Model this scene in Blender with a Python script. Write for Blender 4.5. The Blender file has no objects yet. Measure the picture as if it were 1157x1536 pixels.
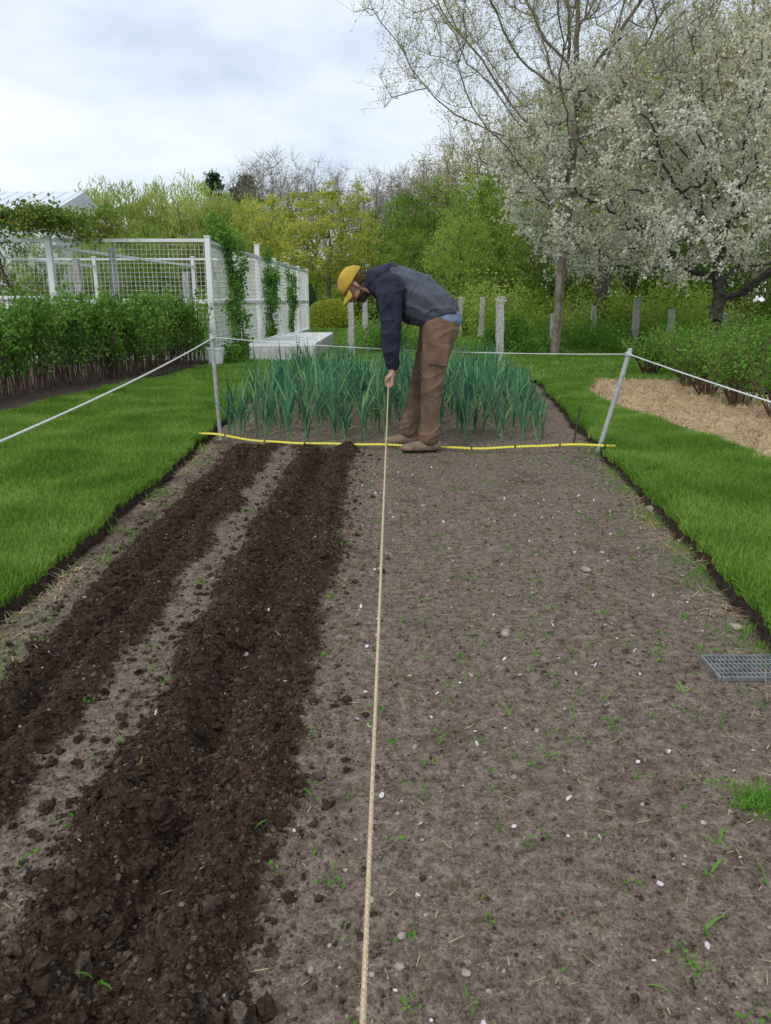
import bpy, bmesh, math, random
import numpy as np
from mathutils import Vector, Matrix, noise as mnoise
R = np.random.default_rng(7)
random.seed(7)
scene = bpy.context.scene
COL = scene.collection

# ------------------------------------------------------------------ noise
def _tab(seed):
    return np.random.default_rng(seed).random((256, 256))
_T = [_tab(100 + i) for i in range(8)]
def vnoise(x, y, s, k=0):
    a_ = .6 + 1.1 * k; ca, sa = math.cos(a_), math.sin(a_)
    x = np.asarray(x, float); y = np.asarray(y, float)
    x, y = (x * ca - y * sa) * s + 37.3 * k, (x * sa + y * ca) * s + 11.7 * k
    xi = np.floor(x).astype(int); yi = np.floor(y).astype(int)
    fx = x - xi; fy = y - yi
    fx = fx * fx * (3 - 2 * fx); fy = fy * fy * (3 - 2 * fy)
    t = _T[k % 8]
    a = t[xi & 255, yi & 255]; b = t[(xi + 1) & 255, yi & 255]
    c = t[xi & 255, (yi + 1) & 255]; d = t[(xi + 1) & 255, (yi + 1) & 255]
    return (a * (1 - fx) + b * fx) * (1 - fy) + (c * (1 - fx) + d * fx) * fy
def fbm(x, y, s, o=4, k=0):
    r = 0; a = 1; n = 0
    for i in range(o):
        r = r + a * (vnoise(x, y, s * 2.03 ** i, k + i) * 2 - 1); n += a; a *= .5
    return r / n
def sstep(a, b, x):
    t = np.clip((x - a) / (b - a), 0, 1); return t * t * (3 - 2 * t)

# ------------------------------------------------------------------ mesh builder
class MB:
    def __init__(s):
        s.V = []; s.Q = []; s.T = []; s.qm = []; s.tm = []; s.r = []; s.n = 0
    def add(s, V, quads=None, tris=None, mi=0, rnd=None):
        V = np.asarray(V, float).reshape(-1, 3)
        if quads is not None and len(quads):
            q = np.asarray(quads).reshape(-1, 4); s.Q.append(q + s.n); s.qm.append(np.full(len(q), mi))
        if tris is not None and len(tris):
            t = np.asarray(tris).reshape(-1, 3); s.T.append(t + s.n); s.tm.append(np.full(len(t), mi))
        s.V.append(V); s.r.append(np.zeros(len(V)) if rnd is None else np.broadcast_to(rnd, (len(V),)))
        s.n += len(V)
    def mesh(s, name, mats, smooth=False):
        me = bpy.data.meshes.new(name)
        V = np.concatenate(s.V)
        Q = np.concatenate(s.Q) if s.Q else np.zeros((0, 4), int)
        T = np.concatenate(s.T) if s.T else np.zeros((0, 3), int)
        me.vertices.add(len(V)); me.vertices.foreach_set('co', V.ravel())
        L = np.concatenate([Q.ravel(), T.ravel()]).astype(np.int32)
        me.loops.add(len(L)); me.loops.foreach_set('vertex_index', L)
        n = len(Q) + len(T)
        st = np.concatenate([np.arange(len(Q)) * 4, len(Q) * 4 + np.arange(len(T)) * 3]).astype(np.int32)
        me.polygons.add(n); me.polygons.foreach_set('loop_start', st)
        mi = np.concatenate(s.qm + s.tm).astype(np.int32)
        for m in mats: me.materials.append(m)
        me.polygons.foreach_set('material_index', mi)
        me.polygons.foreach_set('use_smooth', np.full(n, smooth))
        me.update(calc_edges=True)
        at = me.attributes.new('rnd', 'FLOAT', 'POINT')
        at.data.foreach_set('value', np.concatenate(s.r).astype(np.float32))
        return me
    def obj(s, name, mats, parent=None, smooth=False):
        o = bpy.data.objects.new(name, s.mesh(name, mats, smooth)); COL.objects.link(o)
        if parent: o.parent = parent
        return o
def empty(name, loc=(0, 0, 0)):
    o = bpy.data.objects.new(name, None); COL.objects.link(o); o.location = loc
    o.empty_display_size = .1
    return o
def norm(a):
    return a / np.maximum(np.linalg.norm(a, axis=-1, keepdims=True), 1e-9)
def tubes(mb, P0, P1, R0, R1, n=5, mi=0, rnd=None):
    P0 = np.asarray(P0, float).reshape(-1, 3); P1 = np.asarray(P1, float).reshape(-1, 3); N = len(P0)
    R0 = np.broadcast_to(R0, (N,)); R1 = np.broadcast_to(R1, (N,))
    d = norm(P1 - P0)
    up = np.where(np.abs(d[:, 2:3]) > .9, np.array([[1., 0, 0]]), np.array([[0, 0, 1.]]))
    a = norm(np.cross(d, up)); b = np.cross(d, a)
    th = np.arange(n) * 2 * np.pi / n
    ring = a[:, None] * np.cos(th)[None, :, None] + b[:, None] * np.sin(th)[None, :, None]
    V = np.concatenate([P0[:, None] + ring * R0[:, None, None], P1[:, None] + ring * R1[:, None, None]], 1)
    i = np.arange(n); j = (i + 1) % n
    q = np.stack([i, j, j + n, i + n], 1)
    Q = (np.arange(N)[:, None, None] * 2 * n + q[None])
    rr = None if rnd is None else np.repeat(np.broadcast_to(rnd, (N,)), 2 * n)
    mb.add(V, Q, None, mi, rr)
def polytube(mb, pts, r, n=6, mi=0):
    pts = np.asarray(pts, float)
    r = np.broadcast_to(r, (len(pts),))
    tubes(mb, pts[:-1], pts[1:], r[:-1], r[1:], n, mi)
def leaves(mb, P, size, mi=0, asp=.5, bias=(0, 0, 0), bs=0., fold=.12, rng=R):
    N = len(P); size = np.broadcast_to(size, (N,))[:, None]
    a = norm(rng.normal(size=(N, 3)) + np.asarray(bias) * bs)
    b = norm(np.cross(a, rng.normal(size=(N, 3)))); c = np.cross(a, b)
    V = np.stack([P - a * size * .5, P + b * size * asp * .5 + c * size * fold, P + a * size * .5, P - b * size * asp * .5 + c * size * fold], 1)
    mb.add(V, np.arange(N * 4).reshape(-1, 4), None, mi, np.repeat(rng.random(N), 4))
def blades(mb, P, h, w, lean, mi=0, rng=R, rnd=None):
    N = len(P); h = np.broadcast_to(h, (N,))[:, None]; w = np.broadcast_to(w, (N,))[:, None]; lean = np.broadcast_to(lean, (N,))[:, None]
    th = rng.random(N) * 6.283; ph = rng.random(N) * 6.283
    s = np.stack([np.cos(th), np.sin(th), 0 * th], 1); l = np.stack([np.cos(ph), np.sin(ph), 0 * ph], 1)
    up = np.array([[0, 0, 1.]])
    m = P + up * h * .55 + l * lean * h * .3; t = P + up * h * np.sqrt(np.maximum(1 - lean ** 2 * .6, .08)) + l * lean * h
    V = np.stack([P - s * w * .5, P + s * w * .5, m - s * w * .4, m + s * w * .4, t], 1)
    k = np.arange(N)[:, None] * 5
    r = rng.random(N) if rnd is None else rnd
    mb.add(V, k + np.array([[0, 1, 3, 2]]), k + np.array([[2, 3, 4]]), mi, np.repeat(r, 5))
def ribbons(mb, P, az, L, e0, droop, w, K=6, mi=0, rng=R, vf=.25):
    N = len(P); L = np.broadcast_to(L, (N,)); e0 = np.broadcast_to(e0, (N,)); droop = np.broadcast_to(droop, (N,)); w = np.broadcast_to(w, (N,))
    h = np.stack([np.cos(az), np.sin(az), 0 * az], 1); side = np.stack([-np.sin(az), np.cos(az), 0 * az], 1)
    pos = P.copy(); rows = []
    for k in range(K + 1):
        f = k / K
        e = e0 - droop * f ** 1.6
        wk = (w * (1 - f ** 2.2) * (.75 + .5 * min(f * 3, 1)) + .0006)[:, None]
        nrm = -np.sin(e)[:, None] * h + np.cos(e)[:, None] * np.array([[0, 0, 1.]])
        rows += [pos - side * wk * .5 + nrm * wk * vf, pos, pos + side * wk * .5 + nrm * wk * vf]
        pos = pos + (np.cos(e)[:, None] * h + np.sin(e)[:, None] * np.array([[0, 0, 1.]])) * (L / K)[:, None]
    V = np.stack(rows, 1); q = []
    for k in range(K):
        b = 3 * k; q += [[b, b + 1, b + 4, b + 3], [b + 1, b + 2, b + 5, b + 4]]
    Q = np.arange(N)[:, None, None] * (3 * (K + 1)) + np.array(q)[None]
    mb.add(V, Q, None, mi, np.repeat(rng.random(N), 3 * (K + 1)))
def box(mb, c, s, mi=0, rot=0.):
    x, y, z = [v / 2 for v in s]
    V = np.array([[-x, -y, -z], [x, -y, -z], [x, y, -z], [-x, y, -z], [-x, -y, z], [x, -y, z], [x, y, z], [-x, y, z]])
    if rot:
        cr, sr = math.cos(rot), math.sin(rot)
        V = np.stack([V[:, 0] * cr - V[:, 1] * sr, V[:, 0] * sr + V[:, 1] * cr, V[:, 2]], 1)
    mb.add(V + np.array(c), [[0, 3, 2, 1], [4, 5, 6, 7], [0, 1, 5, 4], [1, 2, 6, 5], [2, 3, 7, 6], [3, 0, 4, 7]], None, mi)

# ------------------------------------------------------------------ materials
def newmat(name):
    m = bpy.data.materials.new(name); m.use_nodes = True; nt = m.node_tree
    return m, nt, nt.nodes['Principled BSDF'], nt.nodes['Material Output']
def ramp(nt, fac, cols):
    r = nt.nodes.new('ShaderNodeValToRGB'); e = r.color_ramp.elements
    while len(e) < len(cols): e.new(.5)
    for i, (p, c) in enumerate(cols): e[i].position = p; e[i].color = (*c, 1)
    nt.links.new(fac, r.inputs[0]); return r.outputs[0]
def noisen(nt, scale, detail=3, rough=.55, coord=None):
    n = nt.nodes.new('ShaderNodeTexNoise'); n.inputs['Scale'].default_value = scale; n.inputs['Detail'].default_value = detail
    n.inputs['Roughness'].default_value = rough
    if coord is None:
        g = nt.nodes.new('ShaderNodeNewGeometry'); coord = g.outputs['Position']
    nt.links.new(coord, n.inputs['Vector']); return n.outputs['Fac']
def mathn(nt, op, a, b):
    n = nt.nodes.new('ShaderNodeMath'); n.operation = op
    for i, v in enumerate((a, b)):
        if hasattr(v, 'links'): nt.links.new(v, n.inputs[i])
        else: n.inputs[i].default_value = v
    return n.outputs[0]
def mixc(nt, f, a, b, mode='MIX'):
    n = nt.nodes.new('ShaderNodeMixRGB'); n.blend_type = mode
    for i, v in enumerate((f, a, b)):
        if hasattr(v, 'links'): nt.links.new(v, n.inputs[i])
        elif i == 0: n.inputs[0].default_value = v
        else: n.inputs[i].default_value = (*v, 1)
    return n.outputs[0]
def bump(nt, bs, h, strength, dist=.01):
    b = nt.nodes.new('ShaderNodeBump'); b.inputs['Strength'].default_value = strength; b.inputs['Distance'].default_value = dist
    nt.links.new(h, b.inputs['Height']); nt.links.new(b.outputs[0], bs.inputs['Normal'])
def nmat(name, c1, c2, scale=8, rough=.8, bs=.3, bscale=None, bdist=.01, metal=0, lo=.35, hi=.65, local=False):
    m, nt, p, o = newmat(name)
    co = None
    if local:
        t = nt.nodes.new('ShaderNodeTexCoord'); co = t.outputs['Object']
    nt.links.new(ramp(nt, noisen(nt, scale, 4, .6, co), [(lo, c1), (hi, c2)]), p.inputs['Base Color'])
    p.inputs['Roughness'].default_value = rough; p.inputs['Metallic'].default_value = metal
    p.inputs['Specular IOR Level'].default_value = .3
    if bs: bump(nt, p, noisen(nt, bscale or scale * 3, 3, .6, co), bs, bdist)
    return m
def leafmat(name, cols, transl=.35, clump=1.2, rough=.6, objrand=0., cs=.55):
    m, nt, p, o = newmat(name)
    nt.nodes.remove(p); p = nt.nodes.new('ShaderNodeBsdfDiffuse')
    a = nt.nodes.new('ShaderNodeAttribute'); a.attribute_name = 'rnd'
    f = a.outputs['Fac']
    n = noisen(nt, clump, 1)
    f = mathn(nt, 'ADD', mathn(nt, 'MULTIPLY', f, 1 - cs), mathn(nt, 'MULTIPLY', mathn(nt, 'SUBTRACT', mathn(nt, 'MULTIPLY', n, 2.2), .6), cs))
    if objrand:
        oi = nt.nodes.new('ShaderNodeObjectInfo')
        f = mathn(nt, 'ADD', f, mathn(nt, 'MULTIPLY', mathn(nt, 'SUBTRACT', oi.outputs['Random'], .5), objrand))
    k = len(cols)
    c = ramp(nt, f, [(i / (k - 1), cc) for i, cc in enumerate(cols)])
    nt.links.new(c, p.inputs['Color'])
    t = nt.nodes.new('ShaderNodeBsdfTranslucent'); nt.links.new(c, t.inputs[0])
    mx = nt.nodes.new('ShaderNodeMixShader'); mx.inputs[0].default_value = transl
    nt.links.new(p.outputs[0], mx.inputs[1]); nt.links.new(t.outputs[0], mx.inputs[2]); nt.links.new(mx.outputs[0], o.inputs[0])
    return m
M = {}
M['grass'] = leafmat('grass_blade', [(.06, .145, .022), (.13, .275, .038), (.22, .38, .065), (.38, .50, .15)], .40, 2.2, cs=.5)
M['lawn'] = nmat('lawn_turf', (.04, .09, .016), (.10, .19, .032), 14, .95, .6, 60, .02)
M['ground'] = nmat('ground_turf', (.07, .13, .03), (.12, .22, .045), .6, .95, .3, 10, .03)
M['forest'] = nmat('forest_floor', (.07, .05, .03), (.15, .15, .06), 1.2, .95, .5, 12, .04)
M['mulch'] = nmat('dark_mulch', (.045, .03, .022), (.14, .10, .075), 30, .95, .8, 60, .03)
M['straw'] = nmat('straw_mulch', (.40, .28, .17), (.64, .50, .33), 40, .9, .8, 90, .02)
M['strawbit'] = leafmat('straw_bits', [(.30, .22, .13), (.50, .38, .24), (.66, .54, .38)], .1, 5)
M['turfside'] = nmat('turf_side', (.022, .015, .010), (.065, .045, .032), 30, .95, .6, 60, .02)
M['garlic'] = leafmat('garlic_leaf', [(.035, .115, .070), (.07, .20, .11), (.14, .32, .16), (.36, .49, .19)], .32, 2, cs=.2)
M['bark'] = nmat('dark_bark', (.045, .036, .030), (.13, .11, .095), 12, .9, .8, 30, .02)
M['bark2'] = nmat('grey_bark', (.13, .105, .08), (.27, .23, .185), 8, .9, .6, 24, .02)
M['cane'] = nmat('cane_bark', (.065, .038, .026), (.15, .09, .06), 12, .8, .2)
M['blossom'] = leafmat('blossom', [(.52, .52, .28), (.80, .78, .58), (.90, .88, .78), (.93, .92, .86)], .45, 1.0)
M['bud'] = leafmat('leaf_bud', [(.32, .32, .09), (.50, .52, .15), (.66, .66, .26)], .45, 1.0)
M['hedge'] = leafmat('cane_leaf', [(.035, .11, .02), (.09, .23, .035), (.19, .37, .07), (.36, .52, .15)], .42, 3.2)
M['shrub'] = leafmat('shrub_leaf', [(.06, .15, .03), (.14, .30, .05), (.28, .46, .10)], .45, 1.4)
M['vine'] = leafmat('vine_leaf', [(.08, .15, .03), (.15, .27, .05), (.28, .34, .08), (.30, .16, .08)], .4, 3.0)
M['yg'] = leafmat('maple_leaf', [(.20, .25, .03), (.36, .41, .06), (.54, .56, .11), (.66, .66, .20)], .5, .5, objrand=.3)
M['green'] = leafmat('spring_leaf', [(.08, .15, .025), (.18, .30, .05), (.32, .45, .08), (.48, .58, .14)], .5, .5, objrand=.45)
M['willow'] = leafmat('willow_leaf', [(.24, .32, .07), (.42, .50, .13), (.58, .64, .22)], .5, .4, objrand=.4)
M['conifer'] = leafmat('conifer_needle', [(.025, .07, .035), (.05, .12, .05), (.10, .18, .07)], .1, .8)
M['haze'] = leafmat('twig_haze', [(.30, .27, .20), (.42, .38, .26), (.50, .50, .27)], .3, .5)
M['white'] = nmat('white_paint', (.66, .68, .68), (.80, .81, .81), 3, .5, .05)
M['granite'] = nmat('granite', (.24, .23, .22), (.55, .54, .51), 60, .9, .6, 40, .02, lo=.4, hi=.6)
M['concrete'] = nmat('concrete', (.42, .42, .41), (.56, .56, .54), 12, .85, .2)
M['metal'] = nmat('galvanised', (.36, .37, .38), (.52, .53, .54), 20, .45, .05, metal=.3)
M['rust'] = nmat('dark_stake', (.04, .05, .03), (.08, .08, .06), 20, .7, .1)
M['rope'] = nmat('white_rope', (.58, .59, .58), (.78, .79, .77), 200, .9, .4, 300, .002)
M['twine'] = nmat('jute_twine', (.48, .35, .21), (.72, .58, .40), 250, .9, .6, 400, .002)
M['glass'] = nmat('frame_lid', (.50, .53, .54), (.66, .68, .69), 2, .25, 0)
M['stone'] = nmat('stone', (.20, .16, .13), (.42, .36, .31), 30, .85, .3)
M['petal'] = leafmat('petal', [(.60, .52, .55), (.74, .68, .72), (.82, .78, .82)], .2, 5)
M['weed'] = leafmat('weed_leaf', [(.07, .19, .03), (.15, .34, .05), (.28, .46, .10)], .4, 5)

def soilmat(name, cheap=False):
    m, nt, p, o = newmat(name)
    a = nt.nodes.new('ShaderNodeAttribute'); a.attribute_name = 'rnd'
    n1 = noisen(nt, 5, 5, .75); n2 = noisen(nt, 150, 3, .75); n3 = noisen(nt, 34, 4, .78)
    crust = ramp(nt, n3, [(.30, (.090, .064, .047)), (.48, (.175, .135, .104)), (.70, (.285, .235, .190))])
    dark = ramp(nt, n3, [(.3, (.032, .019, .012)), (.7, (.094, .059, .040))])
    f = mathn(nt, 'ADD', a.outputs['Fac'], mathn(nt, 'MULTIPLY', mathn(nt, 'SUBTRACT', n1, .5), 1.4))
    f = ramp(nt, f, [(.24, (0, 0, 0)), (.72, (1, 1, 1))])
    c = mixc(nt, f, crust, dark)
    g = ramp(nt, n2, [(.33, (.45, .45, .45)), (.66, (1.4, 1.4, 1.4))])
    c = mixc(nt, .85, c, g, 'MULTIPLY')
    nt.links.new(c, p.inputs['Base Color']); p.inputs['Roughness'].default_value = .95; p.inputs['Specular IOR Level'].default_value = .12
    bump(nt, p, n2 if cheap else mathn(nt, 'ADD', mathn(nt, 'MULTIPLY', n2, .4), n3), .9, .012)
    return m
M['soil'] = soilmat('garden_soil'); M['clod'] = soilmat('crumbly_soil', True)

# ------------------------------------------------------------------ world / light / camera
w = bpy.data.worlds.new('World'); scene.world = w; w.use_nodes = True
nt = w.node_tree; nt.nodes.clear()
out = nt.nodes.new('ShaderNodeOutputWorld')
sky = nt.nodes.new('ShaderNodeTexSky'); sky.sky_type = 'NISHITA'; sky.sun_disc = False
sky.sun_elevation = math.radians(48); sky.sun_rotation = math.radians(215)
b1 = nt.nodes.new('ShaderNodeBackground'); b1.inputs[1].default_value = .15; nt.links.new(sky.outputs[0], b1.inputs[0])
tc = nt.nodes.new('ShaderNodeTexCoord'); sx = nt.nodes.new('ShaderNodeSeparateXYZ'); nt.links.new(tc.outputs['Generated'], sx.inputs[0])
den = mathn(nt, 'ADD', mathn(nt, 'MAXIMUM', sx.outputs[2], 0.), .22)
cx = nt.nodes.new('ShaderNodeCombineXYZ')
nt.links.new(mathn(nt, 'DIVIDE', sx.outputs[0], den), cx.inputs[0]); nt.links.new(mathn(nt, 'DIVIDE', sx.outputs[1], den), cx.inputs[1])
cn = noisen(nt, 1.1, 5, .55, cx.outputs[0])
cc = ramp(nt, cn, [(.34, (.56, .66, .80)), (.50, (.77, .84, .93)), (.64, (.93, .95, .98))])
b2 = nt.nodes.new('ShaderNodeBackground'); nt.links.new(cc, b2.inputs[0]); b2.inputs[1].default_value = 1.15
mx = nt.nodes.new('ShaderNodeMixShader'); mx.inputs[0].default_value = .9
nt.links.new(b1.outputs[0], mx.inputs[1]); nt.links.new(b2.outputs[0], mx.inputs[2]); nt.links.new(mx.outputs[0], out.inputs[0])
sl = bpy.data.lights.new('sun', 'SUN'); sl.energy = 1.5; sl.angle = math.radians(14); sl.color = (1, .95, .88)
so = bpy.data.objects.new('sun', sl); COL.objects.link(so)
el, azr = math.radians(48), math.radians(215)
sd = Vector((math.sin(azr) * math.cos(el), math.cos(azr) * math.cos(el), math.sin(el)))
so.rotation_euler = sd.to_track_quat('Z', 'Y').to_euler()
cam = bpy.data.cameras.new('camera'); cam.sensor_fit = 'VERTICAL'; cam.sensor_height = 36; cam.lens = 27; cam.clip_end = 1500; cam.clip_start = .02
co = bpy.data.objects.new('camera', cam); COL.objects.link(co)
co.location = (0, 0, 1.05); co.rotation_euler = (math.radians(90 - 15.43), 0, 0)
scene.camera = co
scene.view_settings.view_transform = 'Standard'; scene.view_settings.look = 'None'; scene.view_settings.exposure = 0

# ------------------------------------------------------------------ terrain
def xl(y): return -1.31 - .03 * (y - 2.4) + .045 * fbm(y, y * 0, 2.2, 3, 1) + .025 * fbm(y, y * 0, 14, 2, 3)
def xr(y): return 1.26 + .095 * (y - 2.31) + .045 * fbm(y, y * 0 + 9, 2.0, 3, 2) + .025 * fbm(y, y * 0 + 4, 14, 2, 3)
def xm(y): return -3.51 + .105 * (y - 6.96) + .04 * fbm(y, y * 0 + 5, 1.5, 2, 2)
def xm2(y): return 2.46 + .06 * fbm(y, y * 0 + 8, 1.5, 3, 4) + sstep(8.4, 10.1, y) * .5 - .22 * sstep(5, 8, y)

g = MB(); S = 500
g.add([[-S, -S, -.12], [S, -S, -.12], [S, S, -.12], [-S, S, -.12]], [[0, 1, 2, 3]]); g.obj('ground', [M['ground']])

def furrow(x, y):
    n = .055 * fbm(x, y, 3.0, 3, 1) + .035 * fbm(x, y, 13, 3, 4)
    d = x + .43 + n
    ends = sstep(5.80, 5.5, y + .12 * fbm(x, y, 7, 2, 1))
    m2 = sstep(.26, .16, np.abs(d)) * ends
    h2 = (.044 * np.exp(-((np.abs(d) - .125) / .060) ** 2) - .042 * np.exp(-((x + .44 + .35 * n) / .05) ** 2)) * ends
    e = x + .95 + n * 1.2
    ends1 = ends * sstep(1.2, 1.36, y + .12 * fbm(x, y, 6, 2, 5))
    m1 = sstep(.20, .11, np.abs(e)) * ends1
    h1 = (.038 * np.exp(-((np.abs(e) - .085) / .050) ** 2) - .022 * np.exp(-(e / .035) ** 2)) * ends1
    return np.maximum(m1, m2), h1 + h2
def soil_h(x, y):
    m, h = furrow(x, y)
    h = h * (1 + .8 * fbm(x, y, 8, 3, 2))
    h = h + .010 * fbm(x, y, 3, 4, 0) + .007 * fbm(x, y, 20, 4, 1) + .0045 * fbm(x, y, 75, 4, 3)
    lump = np.abs(fbm(x, y, 19, 4, 5))
    h = h + m * (.028 * (lump - .2) + .020 * fbm(x, y, 60, 4, 2))
    gd = sstep(5.9, 6.3, y); h = h + gd * .012 * fbm(x, y, 10, 3, 6)
    ed = np.minimum(x - xl(y), xr(y) - x); h = h - .022 * np.exp(-(np.maximum(ed, 0) / .04) ** 2)
    fl = sstep(.90, .95, x) * sstep(1.90, 1.97, y) * sstep(2.22, 2.14, y); h = h * (1 - fl)
    return h
def moist_shade_mask(x, y):
    m, _ = furrow(x, y)
    m = m * .90 + .10
    m = m + .30 * sstep(-1.05, -1.2, x) * sstep(-.2, .2, fbm(x, y, 4, 3, 3)) + .25 * sstep(.0, .5, fbm(x, y, 7, 4, 6))
    m = m - .20 * np.exp(-((x + .69) / .07) ** 2)
    ed = np.minimum(x - xl(y), xr(y) - x); m = m + .7 * np.exp(-(np.maximum(ed, 0) / .05) ** 2)  # soil darkened along lawn edges: moist crumb plus painted shade of the cut
    return np.clip(m, 0, 1)
nx, ny = 1050, 950
xs = np.linspace(-1.75, 2.25, nx)
ys = np.concatenate([np.linspace(-2, .55, 30)[:-1], .55 * (10.4 / .55) ** np.linspace(0, 1, ny)])
ny = len(ys)
X, Y = np.meshgrid(xs, ys); Z = soil_h(X, Y)
g = MB(); idx = np.arange(nx * ny).reshape(ny, nx)
Q = np.stack([idx[:-1, :-1], idx[:-1, 1:], idx[1:, 1:], idx[1:, :-1]], -1).reshape(-1, 4)
g.add(np.stack([X, Y, Z], -1).reshape(-1, 3), Q, None, 0, moist_shade_mask(X, Y).ravel())
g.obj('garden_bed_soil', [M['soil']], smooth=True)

LZ = .05
def strip(mb, ys, fa, fb, z, n=12, mi=0, bedside=None, rough=.008):
    rows = []
    for y in ys:
        a, b = float(fa(np.array(y))), float(fb(np.array(y)))
        x = np.linspace(a, b, n); zz = z + rough * fbm(x, x * 0 + y, 3, 3, 2)
        rows.append(np.stack([x, x * 0 + y, zz], 1))
    V = np.array(rows); k = np.arange(len(ys) * n).reshape(len(ys), n)
    mb.add(V, np.stack([k[:-1, :-1], k[:-1, 1:], k[1:, 1:], k[1:, :-1]], -1), None, mi)
    for side, s in (('L', 0), ('R', n - 1)):
        if bedside == side:
            top = V[:, s]; bot = top.copy(); bot[:, 2] -= .12; bot[:, 0] += (.02 if side == 'R' else -.02)
            VV = np.stack([top, bot], 1); kk = np.arange(len(ys)) * 2
            mb.add(VV, np.stack([kk[:-1], kk[1:], kk[1:] + 1, kk[:-1] + 1], 1), None, 1)
c_ = lambda v: (lambda y: v)
yb = np.linspace(-2, 10.1, 500)
g = MB()
strip(g, yb, xm, xl, LZ, 14, 0, 'R'); strip(g, yb, xr, xm2, LZ, 14, 0, 'L')
yf = np.linspace(10.1, 70, 80)
strip(g, yf, c_(-40), c_(60), LZ, 30)
g.obj('lawn', [M['lawn'], M['turfside']], smooth=True)
g = MB(); strip(g, np.linspace(-2, 13.2, 100), c_(-12), xm, .065, 20, 0, None, .01); g.obj('mulch_bed', [M['mulch']], smooth=True)
g = MB(); strip(g, np.linspace(-2, 10.2, 100), xm2, c_(4.2), .04, 20, 0, None, .03)
N = 9000; sy = R.uniform(3.5, 10, N); sx_ = xm2(sy) + R.random(N) ** 1.2 * 1.7 - .06
P = np.stack([sx_, sy, .055 + .02 * R.random(N)], 1)
leaves(g, P, R.uniform(.03, .11, N), 1, .12, (0, 0, 0), 0, .02)
g.obj('straw_mulch_path', [M['straw'], M['strawbit']], smooth=False)
g = MB(); strip(g, np.linspace(-2, 12, 40), c_(4.2), c_(30), .068, 12, 0); g.obj('shrub_bed_soil', [M['mulch']], smooth=True)
g = MB(); strip(g, np.linspace(19, 140, 20), lambda y: 2.5 + 0 * y, c_(120), .09, 12, 0); g.obj('forest_floor', [M['forest']], smooth=True)

# lawn grass
g = MB()
def scat(n, y0, y1, fa, fb, h, wd, pw=1.):
    y = y0 + (y1 - y0) * R.random(n) ** pw
    a = fa(y); b = fb(y); x = a + (b - a) * R.random(n)
    pat = .65 + .7 * vnoise(x, y, 2.5, 3) * (.6 + .8 * vnoise(x, y, 9, 2))
    P = np.stack([x, y, np.full(n, LZ - .005)], 1)
    blades(g, P, h * pat * R.uniform(.5, 1.25, n), wd, R.uniform(.1, .95, n))
scat(60000, .8, 3.6, lambda y: np.maximum(xm(y), -2.6), xl, .05, .0040)
scat(80000, 3.6, 6.5, lambda y: np.maximum(xm(y), -3.6), xl, .05, .0052)
scat(55000, 6.5, 10.1, xm, xl, .05, .0075)
scat(45000, .8, 3.6, xr, xm2, .05, .0040)
scat(55000, 3.6, 6.5, xr, xm2, .05, .0052)
scat(32000, 6.5, 10.1, xr, xm2, .05, .0075)
scat(45000, 10.1, 15, lambda y: np.full_like(y, -2.9), lambda y: np.full_like(y, 9.), .06, .012)
scat(26000, 15, 30, lambda y: np.full_like(y, -2.5), lambda y: np.full_like(y, 9.), .07, .022)
for f, s in ((xl, 1), (xr, -1)):
    n = 13000; y = .8 + 9.3 * R.random(n) ** 1.3; x = f(y) + s * np.abs(R.normal(0, .012, n)) - s * .012
    blades(g, np.stack([x, y, np.full(n, LZ - .02)], 1), R.uniform(.02, .06, n), .0045 + .0004 * y, R.uniform(.3, 1, n))
g.obj('lawn_grass', [M['grass']])

# ------------------------------------------------------------------ clods
def ico(sub):
    bm = bmesh.new(); bmesh.ops.create_icosphere(bm, subdivisions=sub, radius=1)
    V = np.array([v.co[:] for v in bm.verts]); F = np.array([[v.index for v in f.verts] for f in bm.faces]); bm.free(); return V, F
def lumps(mb, P, size, sub=1, mi=0, flat=.75, rnd=None, amp=.22):
    V0, F0 = ico(sub); nv = 8; N = len(P)
    var = []
    for k in range(nv):
        d = np.array([mnoise.noise(Vector(v) * 1.3 + Vector((k * 9, 0, 0))) + .8 * mnoise.noise(Vector(v) * 3.1 + Vector((0, k * 7, 0))) for v in V0])
        var.append(V0 * (1 + amp * 2.2 * d)[:, None])
    var = np.array(var)[R.integers(0, nv, N)]
    q = norm(R.normal(size=(N, 4)).reshape(N, 4)); a, b, c, d = q.T
    RM = np.stack([np.stack([1 - 2 * (c * c + d * d), 2 * (b * c - d * a), 2 * (b * d + c * a)], 1),
                   np.stack([2 * (b * c + d * a), 1 - 2 * (b * b + d * d), 2 * (c * d - b * a)], 1),
                   np.stack([2 * (b * d - c * a), 2 * (c * d + b * a), 1 - 2 * (b * b + c * c)], 1)], 1)
    V = np.einsum('nij,nvj->nvi', RM, var * R.uniform(.6, 1.25, (N, 1, 3)))
    V[:, :, 2] *= flat
    V = V * np.broadcast_to(size, (N,))[:, None, None] + P[:, None]
    T = np.arange(N)[:, None, None] * len(V0) + F0[None]
    r = np.repeat(np.broadcast_to(1. if rnd is None else rnd, (N,)), len(V0))
    mb.add(V, None, T, mi, r)
def onbed(n, keep, y0=.75, y1=5.75, pw=1.7):
    y = y0 + (y1 - y0) * R.random(n) ** pw
    x = R.uniform(xl(y) + .03, xr(y) - .03)
    k = R.random(n) < keep(x, y)
    return x[k], y[k]
def near(x, w): return np.exp(-np.minimum(np.abs(x + .19), np.minimum(np.abs(x + .68), np.abs(x + 1.16))) / w)
g = MB()
fm = lambda x, y: furrow(x, y)[0]
x, y = onbed(170000, lambda x, y: fm(x, y) ** 1.3); s = .0018 + .0062 * R.random(len(x)) ** 2.5
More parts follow.
